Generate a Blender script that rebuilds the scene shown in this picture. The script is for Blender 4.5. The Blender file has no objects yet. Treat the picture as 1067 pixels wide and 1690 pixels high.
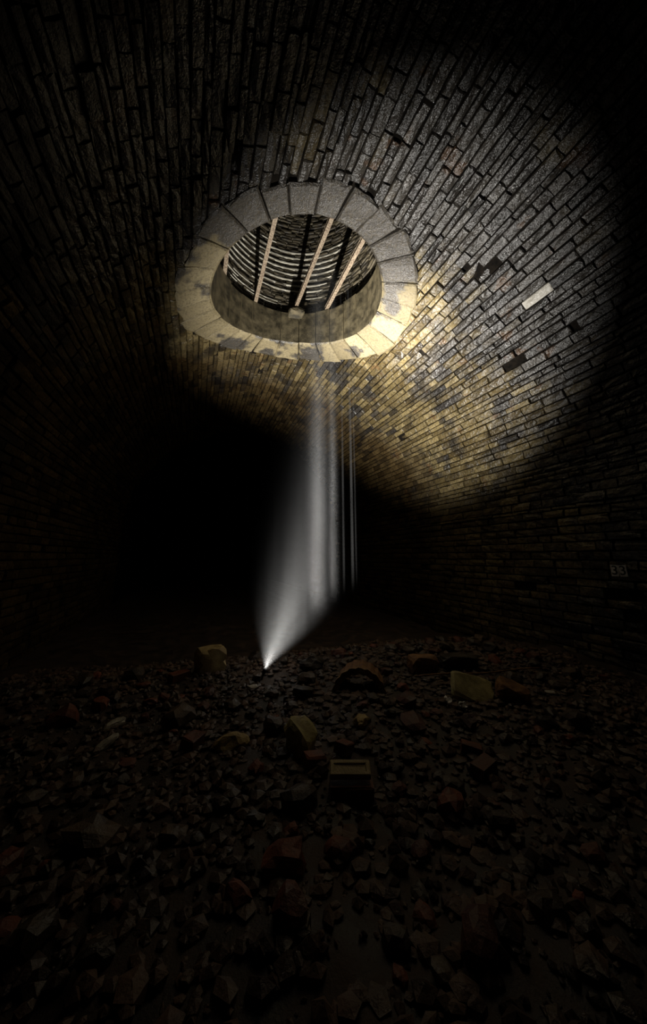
import bpy, bmesh, math, random
from mathutils import Vector, Matrix, noise
random.seed(7)
sc = bpy.context.scene
COL = sc.collection

# ------------------------------------------------------------------ camera
YAW, PITCH, FPX = 0.356, 0.209, 557.5
CAMZ = 1.7
cd = bpy.data.cameras.new('camera')
cd.sensor_fit = 'HORIZONTAL'; cd.sensor_width = 36.0
cd.lens = FPX / 1067 * 36.0
cd.shift_y = -45.0 / 1067.0
cd.clip_start = 0.05; cd.clip_end = 200
cam = bpy.data.objects.new('camera', cd); COL.objects.link(cam)
cam.location = (0, 0, CAMZ)
cam.rotation_euler = (math.pi / 2 + PITCH, 0, -YAW)
sc.camera = cam

# ------------------------------------------------------------------ world: underground, no daylight reaches it
w = bpy.data.worlds.new('world'); sc.world = w; w.use_nodes = True
w.node_tree.nodes['Background'].inputs[0].default_value = (0, 0, 0, 1)
w.node_tree.nodes['Background'].inputs[1].default_value = 0.0
sc.view_settings.view_transform = 'Standard'
sc.view_settings.look = 'None'
sc.view_settings.exposure = 0.0
sc.view_settings.gamma = 1.0
sc.view_settings.use_curve_mapping = False

# torch set-up (the torch builder at the end makes the lamp from these)
TORCH = Vector((1.02, 5.07, 0.165))          # its lens
TORCH_AIM = Vector((0.418, 0.137, 1.0)).normalized()     # the beam
SPILL_AIM = Vector((0.41, 0.28, 1.0)).normalized()       # the reflector throws its wide spill a little farther
SPILL_W, SPILL_HALF, SPILL_BLEND = 5500.0, 40.5, 0.95
HOT_W, HOT_HALF, HOT_BLEND = 8000.0, 15.0, 1.0

# ------------------------------------------------------------------ dimensions
AX, R = 1.794, 4.568                 # tunnel centre line and vault radius
CROWN = 7.2
ZC = CROWN - R                       # springing height
CX, CY = 1.634, 5.968                # shaft centre
LEDGE = 8.05
SHAFT_R = 1.83
Y0, Y1 = -2.2, 15.0

def rin(t, rad=1.725):
    a = t + 0.883
    rx, ry = rad * 1.025, rad / 1.025
    return rx * ry / math.hypot(ry * math.cos(a), rx * math.sin(a))
def rout(t):
    return rin(t, 2.386) + 0.015 * math.cos(t) + 0.096 * math.sin(t)
def vz(x):
    return ZC + math.sqrt(max(R * R - (x - AX) ** 2, 1e-6))
def project(p):
    x, y, z = p[0], p[1], p[2] - CAMZ
    r = x * math.cos(YAW) - y * math.sin(YAW); f = x * math.sin(YAW) + y * math.cos(YAW)
    d = f * math.cos(PITCH) + z * math.sin(PITCH); u = z * math.cos(PITCH) - f * math.sin(PITCH)
    if d < 0.05: return None
    return 533 + FPX * r / d, 800 - FPX * u / d, d

# ------------------------------------------------------------------ materials
def newmat(name):
    m = bpy.data.materials.new(name); m.use_nodes = True
    nt = m.node_tree
    return m, nt, nt.nodes['Principled BSDF']
class NT:
    def __init__(s, nt): s.nt = nt
    def n(s, t, **k):
        o = s.nt.nodes.new(t)
        for a, b in k.items(): setattr(o, a, b)
        return o
    def l(s, a, b): s.nt.links.new(a, b)
    def val(s, sock, v):
        if isinstance(v, (int, float)): sock.default_value = v
        elif isinstance(v, (tuple, list)): sock.default_value = v
        else: s.l(v, sock)
    def math(s, op, a, b=0.0, c=0.0, clamp=False):
        o = s.n('ShaderNodeMath', operation=op, use_clamp=clamp)
        s.val(o.inputs[0], a); s.val(o.inputs[1], b); s.val(o.inputs[2], c)
        return o.outputs[0]
    def noise(s, vec, scale, detail=3, rough=0.55):
        o = s.n('ShaderNodeTexNoise'); o.inputs['Scale'].default_value = scale
        o.inputs['Detail'].default_value = detail; o.inputs['Roughness'].default_value = rough
        s.l(vec, o.inputs['Vector']); return o.outputs['Fac']
    def step(s, v, a, b):
        o = s.n('ShaderNodeMapRange', interpolation_type='SMOOTHSTEP')
        s.val(o.inputs[0], v); o.inputs[1].default_value = a; o.inputs[2].default_value = b
        return o.outputs[0]
    def rng(s, v, a, b, c, d):
        o = s.n('ShaderNodeMapRange')
        s.val(o.inputs[0], v)
        for i, q in enumerate((a, b, c, d)): o.inputs[i + 1].default_value = q
        return o.outputs[0]
    def mix(s, f, a, b, mode='MIX'):
        o = s.n('ShaderNodeMix', data_type='RGBA', blend_type=mode)
        s.val(o.inputs['Factor'], f); s.val(o.inputs['A'], a); s.val(o.inputs['B'], b)
        return o.outputs['Result']
    def bump(s, h, strength, dist, normal=None):
        o = s.n('ShaderNodeBump'); o.inputs['Strength'].default_value = strength; o.inputs['Distance'].default_value = dist
        s.l(h, o.inputs['Height'])
        if normal is not None: s.l(normal, o.inputs['Normal'])
        return o.outputs[0]
def c4(r, g, b): return (r, g, b, 1.0)

def brick_material(name, ochre_shift=0.0, wet=1.0):
    m, nt, bs = newmat(name); T = NT(nt)
    pos = T.n('ShaderNodeNewGeometry').outputs['Position']
    sep = T.n('ShaderNodeSeparateXYZ'); T.l(pos, sep.inputs[0])
    r1 = T.n('ShaderNodeAttribute', attribute_type='GEOMETRY', attribute_name='rnd').outputs['Fac']
    r2 = T.n('ShaderNodeAttribute', attribute_type='OBJECT', attribute_name='rnd').outputs['Fac']
    rnd = T.math('ADD', r1, r2)
    r7 = T.math('FRACT', T.math('MULTIPLY', rnd, 7.31))
    big = T.noise(pos, 0.55, 2); mid = T.noise(pos, 3.2, 3); fine = T.noise(pos, 17, 3, 0.6); grit = T.noise(pos, 48, 2, 0.6)
    # mineral staining: ochre deposits, more of them farther along the vault, grey brick nearer
    yb = T.rng(sep.outputs[1], 3.4, 6.2, -0.20, 0.16)
    q = T.math('ADD', T.math('ADD', T.math('MULTIPLY', big, 0.9), T.math('MULTIPLY', rnd, 0.26)), T.math('ADD', yb, T.math('MULTIPLY', mid, 0.35)))
    ochre = T.step(T.math('ADD', q, ochre_shift), 0.66, 0.92)
    grey = T.mix(r7, c4(0.018, 0.016, 0.015), c4(0.070, 0.062, 0.052))
    och = T.mix(r7, c4(0.080, 0.056, 0.021), c4(0.235, 0.18, 0.082))
    col = T.mix(ochre, grey, och)
    dirt = T.step(T.noise(pos, 1.5, 4), 0.52, 0.70)
    col = T.mix(T.math('MULTIPLY', dirt, 0.72), col, c4(0.016, 0.014, 0.012))
    rust = T.step(T.math('ADD', T.noise(pos, 2.3, 2), T.math('MULTIPLY', r7, 0.12)), 0.70, 0.78)
    col = T.mix(T.math('MULTIPLY', rust, 0.55), col, c4(0.10, 0.045, 0.015))
    col = T.mix(T.math('MULTIPLY', T.step(fine, 0.42, 0.68), 0.6), col, c4(0.014, 0.012, 0.010))
    lime = T.math('GREATER_THAN', rnd, 0.9985)
    col = T.mix(T.math('MULTIPLY', lime, 0.8), col, c4(0.62, 0.58, 0.50))
    T.l(col, bs.inputs['Base Color'])
    # wet film near the shaft; farther out, shade is painted into colour and gloss
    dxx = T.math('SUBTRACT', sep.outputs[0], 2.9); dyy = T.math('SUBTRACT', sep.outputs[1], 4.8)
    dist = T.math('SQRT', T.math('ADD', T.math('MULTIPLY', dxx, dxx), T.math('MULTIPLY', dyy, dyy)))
    wet_unshaded = T.step(T.math('ADD', dist, T.math('MULTIPLY', T.math('SUBTRACT', big, .5), 3.0)), 5.6, 4.0)
    col = T.mix(wet_unshaded, T.mix(1.0, col, c4(.42, .36, .30), 'MULTIPLY'), col)
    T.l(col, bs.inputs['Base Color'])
    T.l(T.math('ADD', T.rng(mid, 0.3, 0.7, 0.16, 0.34), T.rng(wet_unshaded, 0, 1, .5, 0)), bs.inputs['Roughness'])
    T.l(T.rng(wet_unshaded, 0, 1, .10, 0.75 * wet), bs.inputs['Specular IOR Level'])
    b = T.bump(fine, 0.7, 0.030); b = T.bump(grit, 0.8, 0.012, b)
    T.l(b, bs.inputs['Normal'])
    return m

def stone_material(name):
    """tan gritstone of the shaft ring, dark crust where the water keeps it wet"""
    m, nt, bs = newmat(name); T = NT(nt)
    pos = T.n('ShaderNodeNewGeometry').outputs['Position']
    sep = T.n('ShaderNodeSeparateXYZ'); T.l(pos, sep.inputs[0])
    rnd = T.n('ShaderNodeAttribute', attribute_type='OBJECT', attribute_name='rnd').outputs['Fac']
    big = T.noise(pos, 1.6, 3); fine = T.noise(pos, 22, 4, 0.6); grit = T.noise(pos, 55, 2, 0.6)
    tan = T.mix(rnd, c4(0.17, 0.135, 0.068), c4(0.31, 0.252, 0.14))
    crust = T.mix(fine, c4(0.02, 0.018, 0.016), c4(0.11, 0.098, 0.082))
    yb = T.rng(sep.outputs[1], 4.2, 5.6, 0.35, -0.10)
    yb = T.math('ADD', yb, T.rng(sep.outputs[1], 7.3, 8.1, 0, .13))
    k = T.step(T.math('ADD', T.math('ADD', big, yb), T.math('MULTIPLY', rnd, 0.12)), 0.56, 0.66)
    col = T.mix(k, tan, crust)
    col = T.mix(T.math('MULTIPLY', T.step(fine, 0.45, 0.7), 0.6), col, c4(0.07, 0.054, 0.030))
    T.l(col, bs.inputs['Base Color'])
    T.l(T.rng(k, 0, 1, 0.55, 0.26), bs.inputs['Roughness'])
    bs.inputs['Specular IOR Level'].default_value = 0.7
    b = T.bump(fine, 0.7, 0.03); b = T.bump(grit, 0.8, 0.014, b)
    T.l(b, bs.inputs['Normal'])
    return m

def plain(name, a, b, scale=14, rough=(0.5, 0.8), bumpd=0.01, metal=0.0, grit=60, per_object=False, spec=0.5):
    m, nt, bs = newmat(name); T = NT(nt)
    pos = T.n('ShaderNodeNewGeometry').outputs['Position']
    n = T.noise(pos, scale, 4, 0.6); g = T.noise(pos, grit, 3, 0.65)
    f = T.step(n, 0.3, 0.7)
    col = T.mix(f, a + (1,), b + (1,))
    if per_object:
        oi = T.n('ShaderNodeObjectInfo').outputs['Random']
        col = T.mix(1.0, col, T.mix(oi, c4(0.45, 0.42, 0.40), c4(1.35, 1.2, 1.05)), 'MULTIPLY')
    T.l(col, bs.inputs['Base Color'])
    T.l(T.rng(n, 0.3, 0.7, rough[0], rough[1]), bs.inputs['Roughness'])
    bs.inputs['Metallic'].default_value = metal
    bs.inputs['Specular IOR Level'].default_value = spec
    T.l(T.bump(g, 0.6, bumpd), bs.inputs['Normal'])
    return m

M = {}
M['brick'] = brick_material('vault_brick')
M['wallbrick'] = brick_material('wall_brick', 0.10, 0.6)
M['throat'] = plain('throat_stone', (0.03, 0.025, 0.014), (0.16, 0.13, 0.072), 5, (0.4, 0.65), 0.04)
M['shaftbrick'] = plain('shaft_brick', (0.022, 0.018, 0.013), (0.085, 0.068, 0.038), 5, (0.45, 0.7))
M['mortar'] = plain('mortar', (0.004, 0.0035, 0.003), (0.014, 0.011, 0.008), 9, (0.85, 0.95), 0.04, spec=0.08)
M['ring'] = stone_material('ring_stone')
M['lime'] = plain('limescale', (0.30, 0.28, 0.22), (0.52, 0.49, 0.41), 8, (0.5, 0.7))
M['beam'] = plain('rusty_steel', (0.09, 0.055, 0.035), (0.32, 0.255, 0.175), 30, (0.5, 0.75), 0.006)
M['gravel'] = plain('gravel', (0.025, 0.018, 0.014), (0.13, 0.072, 0.042), 3.5, (0.35, 0.6))
M['ground'] = plain('rubble_ground', (0.012, 0.009, 0.007), (0.06, 0.036, 0.022), 5, (0.5, 0.8))
M['rock_dark'] = plain('rock_dark', (0.028, 0.023, 0.018), (0.10, 0.070, 0.046), 7, (0.3, 0.6), per_object=True)
M['rock_tan'] = plain('rock_tan', (0.28, 0.19, 0.065), (0.52, 0.39, 0.17), 6, (0.5, 0.8))
M['rock_green'] = plain('rock_ochre', (0.26, 0.21, 0.07), (0.60, 0.52, 0.23), 8, (0.4, 0.7))
M['brick_red'] = plain('brick_red', (0.09, 0.026, 0.014), (0.20, 0.062, 0.032), 9, (0.4, 0.7), per_object=True)
M['brick_buff'] = plain('brick_buff', (0.40, 0.31, 0.15), (0.56, 0.46, 0.26), 9, (0.5, 0.7))
M['rust'] = plain('rust', (0.12, 0.05, 0.02), (0.34, 0.17, 0.06), 12, (0.5, 0.8))
M['rim'] = plain('rust_rim', (0.16, 0.08, 0.03), (0.50, 0.32, 0.13), 16, (0.5, 0.8))
M['paper'] = plain('paper', (0.55, 0.53, 0.50), (0.8, 0.78, 0.74), 20, (0.4, 0.6), 0.004)
M['pale'] = plain('pale_stone', (0.40, 0.37, 0.30), (0.62, 0.58, 0.50), 10, (0.4, 0.6))
M['plate'] = plain('plate_white', (0.50, 0.48, 0.45), (0.74, 0.72, 0.68), 12, (0.4, 0.6), 0.002)
M['ink'] = plain('ink_black', (0.008, 0.008, 0.008), (0.02, 0.02, 0.02), 12, (0.5, 0.7), 0.001)
M['black'] = plain('black_metal', (0.012, 0.012, 0.013), (0.03, 0.03, 0.032), 30, (0.35, 0.5), 0.001)
M['chrome'] = plain('reflector', (0.7, 0.7, 0.7), (0.8, 0.8, 0.8), 30, (0.15, 0.2), 0.0005, 1.0)

# ------------------------------------------------------------------ helpers
def mesh_obj(name, verts, faces, mat, parent=None, smooth=False):
    me = bpy.data.meshes.new(name); me.from_pydata(verts, [], faces); me.update()
    if smooth:
        for p in me.polygons: p.use_smooth = True
    me.materials.append(mat)
    o = bpy.data.objects.new(name, me); COL.objects.link(o)
    if parent: o.parent = parent
    return o
def bm_obj(name, bm, mat, parent=None, smooth=False):
    bmesh.ops.recalc_face_normals(bm, faces=bm.faces[:])
    me = bpy.data.meshes.new(name); bm.to_mesh(me); bm.free()
    if smooth:
        for p in me.polygons: p.use_smooth = True
    me.materials.append(mat)
    o = bpy.data.objects.new(name, me); COL.objects.link(o)
    if parent: o.parent = parent
    return o
def empty(name, loc, rot=(0, 0, 0)):
    o = bpy.data.objects.new(name, None); COL.objects.link(o)
    o.location = loc; o.rotation_euler = rot; o.empty_display_size = 0.1
    return o
def tag(o, label=None, cat=None, group=None, kind=None):
    if label: o['label'] = label
    if cat: o['category'] = cat
    if group: o['group'] = group
    if kind: o['kind'] = kind
    return o

# ---- unit brick meshes: x length, y height, z = outwards (0 is the face, -1 the back)
def unit_brick(seed, cxf=0.02, cyf=0.08):
    rg = random.Random(seed)
    xs = [-0.5 + cxf, -0.2, 0.12, 0.5 - cxf]; ys = [-0.5 + cyf, 0.0, 0.5 - cyf]
    V = []; F = []
    tilt, tw = rg.uniform(-.14, .14), rg.uniform(-.12, .12)
    for y in ys:
        for x in xs:
            e = (abs(x) > .4) or (abs(y) > .3)
            V.append((x + rg.uniform(-.025, .025), y + rg.uniform(-.05, .05), rg.uniform(-.09, .09) + tilt * x + tw * y - (0.06 if e else 0)))
    nx, ny = 4, 3
    for j in range(ny - 1):
        for i in range(nx - 1):
            a = j * nx + i; F.append((a, a + 1, a + nx + 1, a + nx))
    loop = [0, 1, 2, 3, 7, 11, 10, 9, 8, 4]
    base = len(V)
    for k in loop:
        x, y, z = V[k]
        X = 0.5 * (1 if x > 0.4 else -1) if abs(x) > 0.4 else x
        Yv = 0.5 * (1 if y > 0.2 else -1) if abs(y) > 0.2 else y
        V.append((X + rg.uniform(-.016, .006), Yv * (1 - max(0, rg.gauss(.02, .04))), -0.22 + rg.uniform(-.06, .04)))
    n = len(loop)
    for i in range(n):
        j = (i + 1) % n
        F.append((loop[i], base + i, base + j, loop[j]))
    b2 = len(V)
    for i in range(n):
        x, y, z = V[base + i]; V.append((x, y, -1.0))
    for i in range(n):
        j = (i + 1) % n
        F.append((base + i, b2 + i, b2 + j, base + j))
    return V, [tuple(reversed(f)) if k >= 6 and False else f for k, f in enumerate(F)]
VARS = [unit_brick(100 + i) for i in range(16)]
def brick_meshes(mat, tagname):
    out = []
    for V, F in VARS:
        me = bpy.data.meshes.new(tagname); me.from_pydata(V, [], F); me.update(); me.materials.append(mat); out.append(me)
    return out

class Brick:
    __slots__ = ('m', 'v', 'r', 'area', 'c')
def make_brick(origin, ex, ey, ez, L, W, D, rg):
    b = Brick()
    jx, jy, jz = rg.gauss(0, .012), rg.gauss(0, .02), rg.gauss(0, .008)
    rot = Matrix.Rotation(jx, 3, ex) @ Matrix.Rotation(jy * .5, 3, ey) @ Matrix.Rotation(jz, 3, ez)
    ex2, ey2, ez2 = rot @ ex, rot @ ey, rot @ ez
    if rg.random() < .5: ex2, ey2 = -ex2, -ey2
    o = origin + ez * (rg.gauss(0, .012) + (rg.random() < .12) * rg.uniform(-.035, .028))
    b.m = Matrix(((ex2.x * L, ey2.x * W, ez2.x * D, o.x), (ex2.y * L, ey2.y * W, ez2.y * D, o.y), (ex2.z * L, ey2.z * W, ez2.z * D, o.z), (0, 0, 0, 1)))
    b.v = rg.randrange(len(VARS)); b.r = rg.random(); b.c = o
    pts = [project(b.m @ Vector(p)) for p in ((-.5, -.5, 0), (.5, -.5, 0), (.5, .5, 0), (-.5, .5, 0))]
    b.area = 0
    toCam = Vector((0, 0, CAMZ)) - o
    if all(pts) and toCam.dot(ez) > 0:
        cxp = sum(p[0] for p in pts) / 4; cyp = sum(p[1] for p in pts) / 4
        if 0 < cxp < 1067 and 0 < cyp < 1690:
            a = 0
            for i in range(4):
                p, q = pts[i], pts[(i + 1) % 4]; a += p[0] * q[1] - q[0] * p[1]
            b.area = abs(a) / 2
    return b
def place_bricks(bricks, mat, parent, limit=300, score=None):
    score = score or (lambda b: b.area)
    bricks.sort(key=score, reverse=True)
    meshes = brick_meshes(mat, 'brick')
    for b in bricks[:limit]:
        o = bpy.data.objects.new('brick', meshes[b.v]); COL.objects.link(o)
        o.parent = parent; o.matrix_world = b.m; o['rnd'] = b.r
    rest = bricks[limit:]
    if not rest: return
    V = []; F = []; A = []
    for b in rest:
        v, f = VARS[b.v]; k = len(V)
        V.extend((b.m @ Vector(p))[:] for p in v); F.extend(tuple(i + k for i in q) for q in f); A.extend([b.r] * len(v))
    o = mesh_obj('brickwork', V, F, mat, parent); o['kind'] = 'stuff'
    at = o.data.attributes.new('rnd', 'FLOAT', 'POINT'); at.data.foreach_set('value', A)

# ------------------------------------------------------------------ ground: rubble-strewn floor
def gz(x, y):
    z = 0.05 + 0.10 * math.exp(-((y - 5.0) / 1.1) ** 2) - 0.22 / (1 + math.exp(-(y - 6.4) * 3))
    z += 0.10 * noise.noise(Vector((x * .8, y * .8, 3.1))) + 0.05 * noise.noise(Vector((x * 2.6, y * 2.6, 9.0)))
    z -= 0.10 * math.exp(-((x - 1.02) ** 2 + (y - 5.0) ** 2) / .12)
    if x > 4.6: z -= 0.10 * min(1, (x - 4.6) / 1.2)
    if x < -1.6: z += 0.10 * min(1, (-1.6 - x) / 1.0)
    return z
V = []; F = []
gx = [-3.0 + i * 0.12 for i in range(83)]; gy = [-2.6 + j * 0.12 for j in range(110)] + [11, 13, 16, 22, 30, 40, 42, 45]
for y in gy:
    for x in gx:
        V.append((x, y, gz(x, min(y, 12)) + (0, 4.0, 8.2)[max(0, (y > 41) + (y > 44))] + 0.025 * noise.noise(Vector((x * 9, y * 9, 0)))))
nx = len(gx)
for j in range(len(gy) - 1):
    for i in range(nx - 1):
        a = j * nx + i; F.append((a, a + 1, a + nx + 1, a + nx))
floor = mesh_obj('floor', V, F, M['ground'], smooth=True); tag(floor, 'dark dirt floor of the tunnel under the rubble', kind='structure')

# ------------------------------------------------------------------ vault, walls: mortar bed + bricks
BED = 0.055
def inring(x, y, shrink=0.0):
    t = math.atan2(y - CY, x - CX)
    return math.hypot(x - CX, y - CY) < rout(t) - shrink
ceiling = None
V = []; F = []
na = 150; ny = 175
ys = [Y0 + (Y1 - Y0) * j / ny for j in range(ny + 1)] + [20, 28, 46]
for y in ys:
    for i in range(na + 1):
        a = -math.pi / 2 + math.pi * i / na
        V.append((AX + (R + BED) * math.sin(a), y, ZC + (R + BED) * math.cos(a)))
for j in range(len(ys) - 1):
    for i in range(na):
        a = j * (na + 1) + i; q = (a, a + 1, a + na + 2, a + na + 1)
        mx = sum(V[k][0] for k in q) / 4; my = sum(V[k][1] for k in q) / 4; mz = sum(V[k][2] for k in q) / 4
        if mz > ZC + 1 and inring(mx, my, 0.32): continue
        F.append(q)
ceiling = mesh_obj('ceiling', V, F, M['mortar'], smooth=True)
tag(ceiling, 'wet brick barrel vault overhead with courses running along the tunnel', kind='structure')
rg = random.Random(21)
S0 = R * math.pi / 2
bricks = []
s = -S0
edges = [s]
while s < S0:
    s += rg.choice((.10, .125, .14, .15, .16, .17)) + rg.uniform(-.008, .008); edges.append(s)
k = 2 * S0 / (edges[-1] + S0); edges = [-S0 + (e + S0) * k for e in edges]
HOLES = [(3.0, 5.55), (2.5, 3.6), (0.4, 3.0), (4.15, 3.2), (-0.7, 3.6)]
for c in range(len(edges) - 1):
    s0, s1 = edges[c], edges[c + 1]; sm = (s0 + s1) / 2; a = sm / R
    ez = Vector((-math.sin(a), 0, -math.cos(a))); ey = Vector((math.cos(a), 0, -math.sin(a))); ex = Vector((0, 1, 0))
    x = AX + R * math.sin(a); z = ZC + R * math.cos(a)
    y = Y0 - rg.random() * .5
    while y < Y1:
        L = rg.choice((.46, .43, .49, .40, .45, .24, .52))
        ym = y + L / 2
        hole = rg.random() < .0003
        if not hole and not (z > ZC + 1 and inring(x, ym, 0.10)):
            bricks.append(make_brick(Vector((x, ym, z)), ex, ey, ez, L - rg.uniform(.004, .016), (s1 - s0) - rg.uniform(.006, .018), .11, rg))
        y += L
for hs, hy in HOLES:                     # broken bricks: a corner is gone, the rest is a pit
    a = hs / R; hp = Vector((AX + R * math.sin(a), hy, ZC + R * math.cos(a)))
    b = min(bricks, key=lambda b: (b.c - hp).length)
    b.m = b.m @ Matrix.Translation((.12, 0, 0)) @ Matrix.Diagonal((.74, 1, 1, 1))
wb = min((b for b in bricks if b.m.col[0].to_3d().length > .43), key=lambda b: (b.c - Vector((5.03, 3.19, 5.88))).length); wb.r = 0.9995
for b in bricks:
    if b is not wb: b.r *= 0.998
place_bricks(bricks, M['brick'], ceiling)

def side_wall(name, sx, label):
    X = AX + sx * R
    V = [(X + sx * BED, yy, zz) for yy in (Y0, Y1, 46) for zz in (-0.6, ZC)]
    F = [(0, 1, 3, 2), (2, 3, 5, 4)]
    # a little thickness so the wall is solid
    V += [(v[0] + sx * 0.4, v[1], v[2]) for v in V]
    F += [(6, 8, 9, 7), (8, 10, 11, 9), (0, 6, 7, 1), (4, 5, 11, 10), (1, 7, 9, 3), (3, 9, 11, 5), (0, 2, 8, 6), (2, 4, 10, 8)]
    wall = mesh_obj(name, V, F, M['mortar']); tag(wall, label, kind='structure')
    rg = random.Random(33 + sx)
    bl = []; z = -0.45
    ez = Vector((-sx, 0, 0)); ex = Vector((0, 1, 0)); ey = Vector((0, 0, 1))
    while z < ZC - 0.05:
        h = rg.uniform(.13, .17)
        if z + h > ZC - .06: h = ZC - z
        y = Y0 - rg.random() * .5
        while y < Y1:
            L = rg.choice((.46, .43, .49, .40, .26, .52))
            if rg.random() > .012:
                bl.append(make_brick(Vector((X, y + L / 2, z + h / 2)), ex, ey, ez, L - rg.uniform(.01, .022), h - rg.uniform(.01, .022), .11, rg))
            y += L
        z += h
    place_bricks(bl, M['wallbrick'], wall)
    return wall
side_wall('wall_right', 1, 'dark brick side wall with ochre stains on the right of the tunnel')
side_wall('wall_left', -1, 'unlit brick side wall on the left of the tunnel')

# ------------------------------------------------------------------ shaft lining above the ledge
V = []; F = []; n = 96
zs = [LEDGE - 0.35, LEDGE + 4.2, LEDGE + 9.0]
for z in zs:
    for i in range(n):
        t = 2 * math.pi * i / n
        V.append((CX + (SHAFT_R + BED) * math.cos(t), CY + (SHAFT_R + BED) * math.sin(t), z))
for j in range(len(zs) - 1):
    for i in range(n): F.append((j * n + i, j * n + (i + 1) % n, (j + 1) * n + (i + 1) % n, (j + 1) * n + i))
shaft = mesh_obj('wall_shaft', V, F, M['mortar'], smooth=True)
tag(shaft, 'round brick lined ventilation shaft rising from the vault', kind='structure')
rg = random.Random(5); bl = []
z = LEDGE + 0.01; cnt = 0
LIME_Z = [10.06 - 0.178 * i for i in range(8)]
while z < LEDGE + 4.0:
    h = 0.089; t = rg.random()
    per = 36
    for i in range(per):
        tt = t + 2 * math.pi * (i + .5) / per
        if rg.random() < .01: continue
        er = Vector((math.cos(tt), math.sin(tt), 0)); et = Vector((-math.sin(tt), math.cos(tt), 0))
        L = 2 * math.pi * SHAFT_R / per
        b = make_brick(Vector((CX, CY, z + h / 2)) + er * SHAFT_R, et, Vector((0, 0, 1)), -er, L - .012, h - rg.uniform(.010, .016), .09, rg)
        b.area *= 1 if (b.c.y > CY - 0.6 and b.c.z < 10.6) else 0.01
        bl.append(b)
    z += h
place_bricks(bl, M['shaftbrick'], shaft)
def lime_ring(z, h, t0, t1, seed, proud=0.016):
    rg = random.Random(seed); n = max(8, int((t1 - t0) * 26))
    V = []; F = []
    for i in range(n + 1):
        t = t0 + (t1 - t0) * i / n
        taper = min(1, (i + .4) / 4, (n - i + .4) / 4)
        hh = h * taper * (0.72 + 0.55 * rg.random()); zz = z + rg.uniform(-.004, .004)
        for r, dz in ((SHAFT_R + .02, hh / 2), (SHAFT_R - proud, hh * .4), (SHAFT_R - proud, -hh * .4), (SHAFT_R + .02, -hh / 2)):
            V.append((CX + r * math.cos(t), CY + r * math.sin(t), zz + dz))
    for i in range(n):
        for k in range(3):
            a = i * 4 + k; F.append((a, a + 4, a + 5, a + 1))
        a = i * 4; F.append((a + 3, a + 7, a + 4, a))
    F.append((0, 1, 2, 3)); e = n * 4; F.append((e + 3, e + 2, e + 1, e))
    o = mesh_obj('limescale_band', V, F, M['lime'], shaft)
    return o
D = math.pi / 180
for i, z in enumerate(LIME_Z):
    lime_ring(z, 0.044 - 0.0015 * i, (25 + 4 * i) * D, (168 - 3 * i) * D, 300 + i)
for i in range(16):                       # thin broken deposits on other courses
    t = rg.uniform(20, 150) * D
    lime_ring(LEDGE + 0.01 + 0.089 * rg.choice([2, 3, 4, 5, 6, 25, 27, 28, 30, 31, 33, 35, 36, 38, 40]), 0.012, t, t + rg.uniform(.2, .8), 500 + i, .004)

# ------------------------------------------------------------------ ring of voussoirs round the shaft mouth
ring = empty('stone_ring', (CX, CY, CROWN))
tag(ring, 'ring of big wedge shaped stones around the round shaft mouth in the vault', 'stone ring')
JT = [2, 17, 31, 45, 58, 73, 89, 104, 114, 125, 137, 147, 158, 169, 181, 195, 210, 225, 239, 250, 263, 275, 288, 300, 311, 324, 336, 348]
rg = random.Random(77)
def voussoir(t0, t1, ro, proud, seed):
    rg = random.Random(seed)
    ut = [0, .05, .3, .55, .8, .95, 1]; ur = [0, .06, .3, .55, .8, .94, 1]
    nT, nR = len(ut), len(ur)
    rm = (rin(t0) + ro) / 2; gap = 0.008
    V = []; F = []
    low = []; top = []
    skew = rg.uniform(-.02, .02)
    for j, vr in enumerate(ur):
        for i, vt in enumerate(ut):
            r0 = rin(t0 + (t1 - t0) * vt)
            rr = r0 + (ro + rg.uniform(-.015, .015) * (j > 1) - r0) * vr
            dt = gap / rr
            t = (t0 + dt) + (t1 - t0 - 2 * dt) * vt + skew * vr * .5
            x = CX + rr * math.cos(t); y = CY + rr * math.sin(t)
            e = (i in (0, nT - 1)) or (j in (0, nR - 1))
            z = vz(x) - proud + (0.030 if e else 0) + 0.022 * noise.noise(Vector((x * 4, y * 4, seed)))
            low.append(len(V)); V.append((x - CX, y - CY, z - CROWN))
    # body: side walls up to the ledge
    loop = [i for i in range(nT)] + [j * nT + nT - 1 for j in range(1, nR)] + [(nR - 1) * nT + i for i in range(nT - 2, -1, -1)] + [j * nT for j in range(nR - 2, 0, -1)]
    for j in range(nR - 1):
        for i in range(nT - 1):
            a = j * nT + i; F.append((a, a + nT, a + nT + 1, a + 1))
    b = len(V); zt = LEDGE - CROWN + rg.uniform(-.04, .03)
    for k in loop:
        x, y, z = V[k]; V.append((x, y, zt))
    n = len(loop)
    for i in range(n):
        j = (i + 1) % n; F.append((loop[i], loop[j], b + j, b + i))
    F.append(tuple(b + i for i in range(n)))
    bm = bmesh.new()
    vs = [bm.verts.new(v) for v in V]
    for f in F: bm.faces.new([vs[k] for k in f])
    bm.faces.ensure_lookup_table()
    k0 = (nR - 1) * (nT - 1)
    for i in range(nT - 1): bm.faces[k0 + i].material_index = 1     # inner face in the darker throat stone
    o = bm_obj('voussoir', bm, M['ring'], ring); o.data.materials.append(M['throat'])
    o['rnd'] = rg.random()
    return o
for i in range(len(JT)):
    t0 = JT[i] * D; t1 = (JT[(i + 1) % len(JT)] + (360 if i == len(JT) - 1 else 0)) * D
    ro = rout((t0 + t1) / 2) + rg.uniform(-.07, .07)
    voussoir(t0, t1, ro, rg.uniform(.03, .055), 900 + i)

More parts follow.
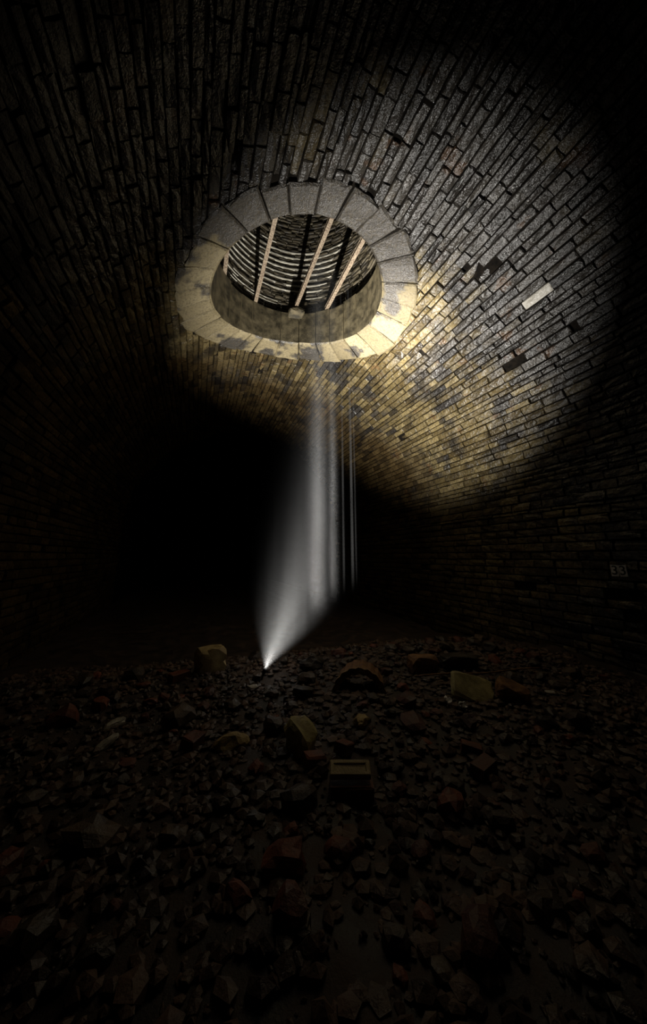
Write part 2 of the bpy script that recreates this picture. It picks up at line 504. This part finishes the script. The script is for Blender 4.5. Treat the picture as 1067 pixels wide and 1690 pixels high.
# steel beams across the shaft, resting on the ledge
def beam(x, label, h=0.085, wd=0.085):
    dy = math.sqrt(SHAFT_R ** 2 - (x - CX) ** 2) - 0.05
    e = empty('steel_girder', (x, CY, LEDGE + 0.012))
    L = dy
    def bar(name, x0, x1, z0, z1):
        bm = bmesh.new(); n = 14; rg = random.Random(name + label)
        rows = []
        for i in range(n + 1):
            y = -L + 2 * L * i / n
            rows.append([bm.verts.new((px + rg.uniform(-.003, .003), y, pz + rg.uniform(-.003, .003))) for px, pz in ((x0, z0), (x1, z0), (x1, z1), (x0, z1))])
        for i in range(n):
            for k in range(4): bm.faces.new((rows[i][k], rows[i][(k + 1) % 4], rows[i + 1][(k + 1) % 4], rows[i + 1][k]))
        bm.faces.new(rows[0]); bm.faces.new(rows[-1][::-1])
        return bm_obj(name, bm, M['beam'], e)
    bar('lower_flange', -wd / 2, wd / 2, 0, .018)
    bar('web', -.01, .01, .018, .018 + h)
    bar('upper_flange', -wd * .4, wd * .4, .018 + h, .036 + h)
    tag(e, label, 'beam', 'steel beams across the shaft')
beam(0.17, 'short rusty beam at the left edge of the shaft mouth')
beam(0.98, 'rusty beam across the shaft, second from the left')
beam(2.00, 'longest rusty beam across the middle of the shaft above the stone corbel')
beam(2.78, 'brightly lit rusty beam on the right side of the shaft')

# ------------------------------------------------------------------ rocks
def rock_bm(size, seed, sub=2, rough=.22, boxy=0.0):
    rg = random.Random(seed)
    bm = bmesh.new(); bmesh.ops.create_icosphere(bm, subdivisions=sub, radius=1)
    off = Vector((rg.uniform(0, 90), rg.uniform(0, 90), rg.uniform(0, 90)))
    planes = [(Vector((rg.gauss(0, 1), rg.gauss(0, 1), rg.gauss(0, 1))).normalized(), rg.uniform(.55, .85)) for _ in range(7)]
    for v in bm.verts:
        p = v.co.copy()
        if boxy:
            m = max(abs(p.x), abs(p.y), abs(p.z)); p = p.lerp(p / m, boxy)
        for nrm, d in planes:
            k = p.dot(nrm) - d * (1 + 1.2 * boxy)
            if k > 0: p -= nrm * k * .9
        p *= 1 + rough * noise.noise(p * 1.7 + off) + rough * .4 * noise.noise(p * 4 + off)
        v.co = Vector((p.x * size[0], p.y * size[1], p.z * size[2]))
    return bm
def rock(name, x, y, size, mat, label, cat, seed, sub=3, boxy=0.0, rough=.2, rz=0, tilt=(0, 0), sink=.75, group=None, z=None):
    o = bm_obj(name, rock_bm(size, seed, sub, rough, boxy), mat)
    o.location = (x, y, (gz(x, y) if z is None else z) + size[2] * sink)
    o.rotation_euler = (tilt[0], tilt[1], rz)
    tag(o, label, cat, group); return o

rock('stone_corbel', 2.03, CY + 1.60, (.20, .22, .085), M['throat'], 'dark stone corbel jutting from the far shaft wall under the middle beam', 'corbel', 4, boxy=.7, rough=.08, z=LEDGE - .17, sink=1.0)
rock('stone_block', 0.30, 5.30, (.19, .15, .19), M['rock_tan'], 'yellow squarish stone block on the heap left of the torch', 'stone block', 11, boxy=.85, rough=.07, rz=.25, sink=.85)
rock('stone_chip', 0.795, 4.70, (.065, .05, .03), M['pale'], 'small pale stone chip just below the torch', 'stone', 12, boxy=.6, rz=.4)
rock('boulder', 0.955, 3.10, (.15, .13, .17), M['rock_green'], 'large yellow green boulder standing in the middle of the rubble', 'boulder', 13, rough=.2, tilt=(-.9, 0), sink=.7)
rock('boulder', 1.66, 4.92, (.20, .12, .11), M['rock_dark'], 'dark grey boulder on the crest just right of the torch', 'boulder', 14, sink=.7)
rock('boulder', 0.41, 3.42, (.15, .12, .08), M['rock_tan'], 'low brown boulder left of the yellow green boulder', 'boulder', 15, sink=.6)
rock('flat_stone', 3.16, 3.50, (.24, .16, .05), M['rock_green'], 'broad pale flat stone tilted up near the right wall', 'stone slab', 16, boxy=.9, rough=.06, rz=-.45, tilt=(.75, .25), sink=2.4)
rock('flat_stone', 3.50, 3.24, (.17, .12, .09), M['rust'], 'red brown broken stone leaning on the right of the pale flat stone', 'stone slab', 17, boxy=.8, rough=.1, rz=-.6, tilt=(.3, .35), sink=.95)
rock('stone_chip', 1.60, 3.28, (.085, .06, .045), M['rock_tan'], 'small tan stone above the red brick pieces', 'stone', 18, boxy=.5, rz=.7)
rock('squared_block', 3.15, 4.42, (.20, .13, .12), M['rust'], 'rough red brown block behind the thin rod', 'stone block', 19, boxy=.85, rough=.08, rz=-.2, sink=.85)
rock('squared_block', 3.70, 4.34, (.28, .13, .085), M['rock_dark'], 'long dark block behind the thin rod near the wall', 'stone block', 20, boxy=.9, rough=.07, rz=-.25, sink=.85)
rock('stone_chip', -0.62, 4.07, (.11, .04, .035), M['pale'], 'upper pale stone fragment on the far left of the heap', 'stone', 22, boxy=.5, rz=.5, tilt=(0, -.25))
rock('stone_chip', -0.60, 3.76, (.10, .04, .03), M['pale'], 'lower pale stone fragment on the far left of the heap', 'stone', 23, boxy=.4, rz=.7, tilt=(0, -.3))
rock('stone_chip', 4.16, 3.30, (.06, .035, .02), M['pale'], 'small white flake at the foot of the right wall', 'stone', 24, boxy=.3, rz=-.5)

rock('stone_chip', 0.90, 5.02, (.05, .045, .05), M['rock_dark'], 'small dark stone touching the left of the torch beam', 'stone', 25, boxy=.7)
# bricks in the rubble
def loose_brick(x, y, L, W, Hh, mat, label, rz, tilt=(0, 0), frog=False, z=None, seed=1, dz=0.0):
    rg = random.Random(seed)
    bm = bmesh.new(); bmesh.ops.create_cube(bm, size=1)
    bmesh.ops.scale(bm, vec=(L, W, Hh), verts=bm.verts)
    bmesh.ops.bevel(bm, geom=bm.edges[:], offset=.008, segments=1, affect='EDGES')
    if frog:
        top = max(bm.faces, key=lambda f: f.calc_center_median().z)
        r = bmesh.ops.inset_region(bm, faces=[top], thickness=.028)
        r = bmesh.ops.inset_region(bm, faces=[top], thickness=.010, depth=-.010)
    else:
        for v in bm.verts: v.co += Vector((rg.uniform(-.008, .008), rg.uniform(-.008, .008), rg.uniform(-.006, .006)))
    o = bm_obj('loose_brick', bm, mat)
    o.location = (x, y, (gz(x, y) if z is None else z) + Hh / 2 + dz); o.rotation_euler = (tilt[0], tilt[1], rz)
    tag(o, label, 'brick'); return o
zb = gz(1.14, 2.56)
loose_brick(1.14, 2.52, .30, .15, .095, M['brick_red'], 'dark red brick directly under the buff brick', -.36, z=zb, seed=2)
loose_brick(1.15, 2.55, .29, .115, .05, M['brick_buff'], 'buff brick with a sunken frog lying on a red brick', -.36, tilt=(.42, 0), frog=True, z=zb + .125)
loose_brick(1.26, 2.90, .20, .11, .08, M['brick_red'], 'red brick lying end on above the buff brick', .75, tilt=(.1, .3), seed=4, dz=.01)
loose_brick(2.24, 2.42, .20, .12, .09, M['brick_red'], 'dull red brick in the rubble right of the buff brick', .25, tilt=(.1, -.1), seed=5)
loose_brick(2.36, 2.68, .17, .11, .08, M['brick_red'], 'red half brick behind the dull red brick', -.7, tilt=(-.1, .15), seed=6)
loose_brick(-0.08, 5.15, .24, .13, .10, M['brick_red'], 'red brick on the crest left of the yellow block', .5, seed=7)
loose_brick(0.10, 3.55, .2, .12, .09, M['brick_red'], 'red brick low on the left side of the heap', 1.0, tilt=(.2, .1), seed=8)
loose_brick(0.98, 2.86, .17, .11, .08, M['brick_red'], 'small red brick below the yellow green boulder', .2, tilt=(.1, .2), seed=9)

# rusted drum segment half buried in the heap
drum = empty('rusted_drum', (2.02, 4.15, gz(2.02, 4.15) - 0.05), (-0.06, 0.10, -0.50))
tag(drum, 'rusted broken drum with a curved rim half buried in the rubble', 'drum')
def arc_band(name, r0, r1, y0, y1, a0, a1, n, mat):
    bm = bmesh.new(); rows = []
    for i in range(n + 1):
        a = a0 + (a1 - a0) * i / n; j = .008 * math.sin(i * 2.1)
        rows.append([bm.verts.new(((r + j) * math.cos(a), y, (r + j) * math.sin(a))) for r, y in ((r0, y0), (r1, y0), (r1, y1), (r0, y1))])
    for i in range(n):
        for k in range(4): bm.faces.new((rows[i][k], rows[i][(k + 1) % 4], rows[i + 1][(k + 1) % 4], rows[i + 1][k]))
    bm.faces.new(rows[0]); bm.faces.new(rows[-1][::-1])
    return bm_obj(name, bm, mat, drum)
arc_band('rim', .255, .325, -.20, -.15, -.1, math.pi + .1, 30, M['rim'])
arc_band('shell', .285, .305, -.15, .32, 0, math.pi, 26, M['rust'])
for i, a in enumerate((.35, .75, 2.2, 2.55, 2.85)):
    arc_band('rib', .255, .29, -.19, .25, a, a + .07, 3, M['rust'])

# thin rod lying across the blocks
def tube(name, pts, r, mat, parent=None, n=8):
    bm = bmesh.new(); rows = []
    for i, p in enumerate(pts):
        p = Vector(p); d = (Vector(pts[min(i + 1, len(pts) - 1)]) - Vector(pts[max(i - 1, 0)])).normalized()
        u = d.cross(Vector((0, 0, 1))).normalized(); v = u.cross(d)
        rows.append([bm.verts.new(p + (u * math.cos(2 * math.pi * k / n) + v * math.sin(2 * math.pi * k / n)) * r) for k in range(n)])
    for i in range(len(rows) - 1):
        for k in range(n): bm.faces.new((rows[i][k], rows[i][(k + 1) % n], rows[i + 1][(k + 1) % n], rows[i + 1][k]))
    bm.faces.new(rows[0]); bm.faces.new(rows[-1][::-1])
    return bm_obj(name, bm, mat, parent, True)
pts = []
for i in range(13):
    k = i / 12; x = 2.80 + 1.75 * k; y = 4.12 - .42 * k
    pts.append((x, y, .165 + .03 * k + .012 * math.sin(k * 9)))
rod = tube('iron_rod', pts, .011, M['rust']); tag(rod, 'thin rusty rod lying across the rubble towards the right wall', 'rod')

# paper scraps
def scrap(x, y, s, label, seed):
    rg = random.Random(seed); bm = bmesh.new()
    n = 6; g = [[None] * n for _ in range(n)]
    for j in range(n):
        for i in range(n):
            u, v = i / (n - 1) - .5, j / (n - 1) - .5
            g[j][i] = bm.verts.new((u * s + rg.uniform(-.1, .1) * s, v * s * .7 + rg.uniform(-.1, .1) * s, rg.uniform(0, .35) * s))
    for j in range(n - 1):
        for i in range(n - 1): bm.faces.new((g[j][i], g[j][i + 1], g[j + 1][i + 1], g[j + 1][i]))
    o = bm_obj('paper_scrap', bm, M['paper']); o.location = (x, y, gz(x, y) + .03); o.rotation_euler = (.5, 0, rg.uniform(0, 3))
    md = o.modifiers.new('thickness', 'SOLIDIFY'); md.thickness = .003
    tag(o, label, 'paper'); return o
scrap(2.79, 3.50, .12, 'bright crumpled white scrap left of the pale flat stone', 3)
scrap(2.95, 4.10, .07, 'tiny white scrap by the end of the thin rod', 4)
scrap(2.88, 3.36, .10, 'dull grey crumpled scrap below the bright white scrap', 5)

# loose stones, countable ones as individuals
rg = random.Random(99)
protos = []
for i in range(10):
    bm = rock_bm((1, rg.uniform(.6, .95), rg.uniform(.45, .8)), 2000 + i, 2, .25, rg.choice((0, .3, .7)))
    bmesh.ops.recalc_face_normals(bm, faces=bm.faces[:])
    for mt in ('rock_dark', 'brick_red'):
        me = bpy.data.meshes.new('rubble_stone'); bm.to_mesh(me); me.materials.append(M[mt]); protos.append(me)
    bm.free()
taken = [(o.location.x, o.location.y, .24) for o in COL.objects if o.parent is None and o.get('category') and o.location.z < 2]
taken += [(TORCH.x, TORCH.y, .22), (2.0, 4.2, .42)]
placed = 0; tries = 0
MARKS = [(TORCH.x, TORCH.y, 'around the torch'), (.3, 5.3, 'around the yellow stone block'), (.95, 3.1, 'around the yellow green boulder'),
         (1.15, 2.5, 'around the buff brick'), (2.0, 4.15, 'around the rusted drum'), (3.2, 3.5, 'around the pale tilted flat stone'),
         (2.3, 2.5, 'around the dull red brick on the right'), (-.6, 3.9, 'around the pale fragments on the left'), (5.3, 4.0, 'at the foot of the right wall'),
         (.3, 2.0, 'in the dark foreground left of the centre'), (1.3, 1.5, 'in the dark foreground at the bottom right'), (-1.4, 5.4, 'by the left wall')]
while placed < 280 and tries < 16000:
    tries += 1
    y = rg.uniform(1.3, 5.9); x = rg.uniform(-1.6, 5.6)
    p = project((x, y, gz(x, y)))
    if not p or not (-20 < p[0] < 1087 and p[1] < 1640): continue
    s = (.045 + .10 * rg.random() ** 1.7) * (1 if y > 2.4 else .75)
    if any(math.hypot(x - a, y - b) < c + s for a, b, c in taken): continue
    taken.append((x, y, s * .9))
    me = protos[2 * rg.randrange(10) + (1 if rg.random() < .3 else 0)]
    o = bpy.data.objects.new('rubble_stone', me); COL.objects.link(o)
    o.scale = (s, s, s); o.location = (x, y, gz(x, y) + s * .35)
    o.rotation_euler = (rg.uniform(-.3, .3), rg.uniform(-.3, .3), rg.uniform(0, 6.3))
    near = min(MARKS, key=lambda q: math.hypot(x - q[0], y - q[1]))[2]
    tint = 'reddish' if me.materials[0] is M['brick_red'] else 'dark'
    tag(o, 'small %s broken stone in the rubble %s' % (tint, near), 'stone', '%s rubble %s' % (tint, near))
    placed += 1
# gravel between them
base = bmesh.new(); bmesh.ops.create_icosphere(base, subdivisions=1, radius=1)
bv = [v.co.copy() for v in base.verts]; bf = [tuple(v.index for v in f.verts) for f in base.faces]; base.free()
V = []; F = []
for i in range(16000):
    y = rg.uniform(.9, 7.0); x = rg.uniform(-2.2, 6.1); s = .012 + .055 * rg.random() ** 2
    if math.hypot(x - 1.0, y - 5.03) < .13: continue
    k = len(V); sq = (rg.uniform(.7, 1.3), rg.uniform(.6, 1.1), rg.uniform(.4, .9)); a = rg.uniform(0, 6.3); ca, sa = math.cos(a), math.sin(a)
    z = gz(x, y) + s * .15
    for c in bv:
        j = 1 + rg.uniform(-.25, .2)
        px, py, pz = c.x * s * sq[0] * j, c.y * s * sq[1] * j, c.z * s * sq[2] * j
        V.append((x + px * ca - py * sa, y + px * sa + py * ca, z + pz))
    F.extend(tuple(q + k for q in f) for f in bf)
gr = mesh_obj('gravel', V, F, M['gravel'], floor); tag(gr, 'brown gravel and small debris covering the tunnel floor', kind='stuff')

# ------------------------------------------------------------------ distance marker on the right wall
mk = empty('distance_marker', (AX + R - 0.022, 3.56, 1.475))
tag(mk, 'small white two plate number marker reading 33 on the right wall', 'number plate')
def plate(y0, rz):
    bm = bmesh.new(); bmesh.ops.create_cube(bm, size=1); bmesh.ops.scale(bm, vec=(.012, .108, .175), verts=bm.verts)
    bmesh.ops.bevel(bm, geom=bm.edges[:], offset=.003, segments=1, affect='EDGES')
    o = bm_obj('plate', bm, M['plate'], mk); o.location = (0, y0, 0); o.rotation_euler = (rz, 0, 0)
    cu = bpy.data.curves.new('digit', 'FONT'); cu.body = '3'; cu.size = .20; cu.align_x = 'CENTER'; cu.align_y = 'CENTER'; cu.extrude = .002; cu.offset = .003
    tmp = bpy.data.objects.new('digit_tmp', cu); COL.objects.link(tmp)
    bpy.context.view_layer.update()
    me = bpy.data.meshes.new_from_object(tmp.evaluated_get(bpy.context.evaluated_depsgraph_get()))
    bpy.data.objects.remove(tmp)
    me.materials.clear(); me.materials.append(M['ink'])
    d = bpy.data.objects.new('digit', me); COL.objects.link(d); d.parent = o
    d.location = (-.008, 0, 0); d.rotation_euler = (math.pi / 2, 0, -math.pi / 2)
plate(.056, .03); plate(-.056, -.06)

# ------------------------------------------------------------------ torch
zaxis = TORCH_AIM
tq = zaxis.to_track_quat('Z', 'Y')
torch = empty('torch', TORCH - zaxis * 0.19); torch.rotation_mode = 'QUATERNION'; torch.rotation_quaternion = tq
tag(torch, 'small black torch standing in the rubble and shining a beam up the shaft', 'torch')
def lathe(name, prof, mat, parent, n=24, close=True):
    bm = bmesh.new(); rows = []
    for r, z in prof:
        rows.append([bm.verts.new((r * math.cos(2 * math.pi * k / n), r * math.sin(2 * math.pi * k / n), z)) for k in range(n)])
    for i in range(len(rows) - 1):
        for k in range(n): bm.faces.new((rows[i][k], rows[i][(k + 1) % n], rows[i + 1][(k + 1) % n], rows[i + 1][k]))
    if close:
        bm.faces.new(rows[0]); bm.faces.new(rows[-1])
    return bm_obj(name, bm, mat, parent, False)
lathe('body', [(.014, 0), (.016, .004), (.016, .035), (.0145, .04), (.016, .045), (.016, .10), (.0145, .105), (.016, .11), (.016, .13)], M['black'], torch)
lathe('head', [(.016, .13), (.026, .155), (.028, .16), (.028, .186), (.030, .188), (.030, .196), (.025, .196), (.025, .186), (.012, .160)], M['black'], torch)
lathe('reflector', [(.024, .186), (.010, .163), (.004, .160)], M['chrome'], torch, close=False)
bt = lathe('switch', [(.006, 0), (.006, .003), (.004, .005)], M['black'], torch, 12)
bt.location = (.0155, 0, .085); bt.rotation_euler = (0, math.pi / 2, 0)
me_, nt_, bs_ = newmat('torch_led')
bs_.inputs['Emission Color'].default_value = (1, .97, .92, 1); bs_.inputs['Emission Strength'].default_value = 400
lathe('led', [(.004, .1605), (.004, .1635), (.002, .1645)], me_, torch, 12)
def spot(name, power, half, blend, aim, rad):
    ld = bpy.data.lights.new(name, 'SPOT'); ld.energy = power; ld.spot_size = 2 * math.radians(half); ld.spot_blend = blend
    ld.shadow_soft_size = rad; ld.color = (1, .965, .90)
    o = bpy.data.objects.new(name, ld); COL.objects.link(o)
    o.location = TORCH + zaxis * 0.012
    o.rotation_mode = 'QUATERNION'; o.rotation_quaternion = aim.to_track_quat('-Z', 'Y')
    return o
spot('torch_spill', SPILL_W, SPILL_HALF, SPILL_BLEND, SPILL_AIM, .02)
spot('torch_beam', HOT_W, HOT_HALF, HOT_BLEND, TORCH_AIM, .02)

# ------------------------------------------------------------------ falling water: spray lit by the torch
def gauss_column(T, px, py, cx, cy, sx, sy):
    """soft round column exp(-(dx/s)^2-(dy/s)^2); cx, cy may be sockets"""
    dx = T.math('DIVIDE', T.math('SUBTRACT', px, cx), sx); dy = T.math('DIVIDE', T.math('SUBTRACT', py, cy), sy)
    q = T.math('ADD', T.math('MULTIPLY', dx, dx), T.math('MULTIPLY', dy, dy))
    return T.math('EXPONENT', T.math('MULTIPLY', q, -1.0))
def water_material():
    m = bpy.data.materials.new('falling_water'); m.use_nodes = True; nt = m.node_tree; nt.nodes.clear(); T = NT(nt)
    out = T.n('ShaderNodeOutputMaterial'); vs = T.n('ShaderNodeVolumeScatter')
    vs.inputs['Color'].default_value = (.97, .98, 1, 1); vs.inputs['Anisotropy'].default_value = 0.0
    pos = T.n('ShaderNodeNewGeometry').outputs['Position']
    sep = T.n('ShaderNodeSeparateXYZ'); T.l(pos, sep.inputs[0]); px, py, pz = sep.outputs
    mp = T.n('ShaderNodeMapping'); mp.inputs['Scale'].default_value = (9, 9, .22); T.l(pos, mp.inputs['Vector'])
    streak = T.rng(T.noise(mp.outputs[0], 1.0, 2), .3, .7, .45, 1.5)
    total = T.math('MULTIPLY', gauss_column(T, px, py, 2.05, 5.85, .12, .20), STREAM_A)
    total = T.math('ADD', total, T.math('MULTIPLY', gauss_column(T, px, py, 2.40, 5.95, .055, .12), STREAM_B))
    # drifting spray, wider near the ground where the drops burst
    mx = T.rng(pz, 0.0, 5.5, 1.42, 2.0); my = T.rng(pz, 0.0, 5.5, 5.25, 5.8); ms = T.rng(pz, 0.0, 5.5, .42, .24)
    mist = T.math('MULTIPLY', gauss_column(T, px, py, mx, my, ms, ms), MIST)
    total = T.math('ADD', total, mist)
    T.l(T.math('MULTIPLY', total, streak), vs.inputs['Density'])
    T.l(vs.outputs[0], out.inputs['Volume'])
    m.cycles.volume_step_rate = 0.5 if hasattr(m.cycles, 'volume_step_rate') else 1
    return m
STREAM_A, STREAM_B, MIST = .085, .12, .0060
bm = bmesh.new(); n = 32; rows = []
for z, r in ((.0, .95), (7.95, .75)):
    rows.append([bm.verts.new((1.75 + r * math.cos(2 * math.pi * k / n), 5.6 + r * math.sin(2 * math.pi * k / n), z)) for k in range(n)])
for i in range(1):
    for k in range(n): bm.faces.new((rows[i][k], rows[i][(k + 1) % n], rows[i + 1][(k + 1) % n], rows[i + 1][k]))
bm.faces.new(rows[0]); bm.faces.new(rows[-1])
fall = bm_obj('falling_water', bm, water_material())
tag(fall, 'pale curtain of falling water and mist lit by the torch beam', 'falling water', kind='stuff')
def thread(x, y, r, z1, dens, label):
    m = bpy.data.materials.new('water_thread'); m.use_nodes = True; nt = m.node_tree; nt.nodes.clear(); T = NT(nt)
    out = T.n('ShaderNodeOutputMaterial'); vs = T.n('ShaderNodeVolumeScatter')
    vs.inputs['Density'].default_value = dens; vs.inputs['Color'].default_value = (.97, .98, 1, 1)
    T.l(vs.outputs[0], out.inputs['Volume'])
    bm = bmesh.new(); n = 10; rows = []
    for i in range(8):
        k = i / 7; rr = r * (1.15 - .3 * k)
        rows.append([bm.verts.new((rr * math.cos(2 * math.pi * j / n), rr * math.sin(2 * math.pi * j / n), z1 * k)) for j in range(n)])
    for i in range(7):
        for j in range(n): bm.faces.new((rows[i][j], rows[i][(j + 1) % n], rows[i + 1][(j + 1) % n], rows[i + 1][j]))
    bm.faces.new(rows[0]); bm.faces.new(rows[-1])
    o = bm_obj('water_thread', bm, m); o.location = (x, y, 0)
    tag(o, label, 'water', 'thin threads of water'); return o
thread(2.64, 6.0, .022, 7.9, .16, 'thin thread of falling water nearest the pale curtain')
thread(2.80, 5.95, .028, 7.9, .20, 'thin thread of falling water, brighter and farthest right but one')
thread(2.90, 6.0, .018, 7.9, .16, 'thin thread of falling water, rightmost of all')
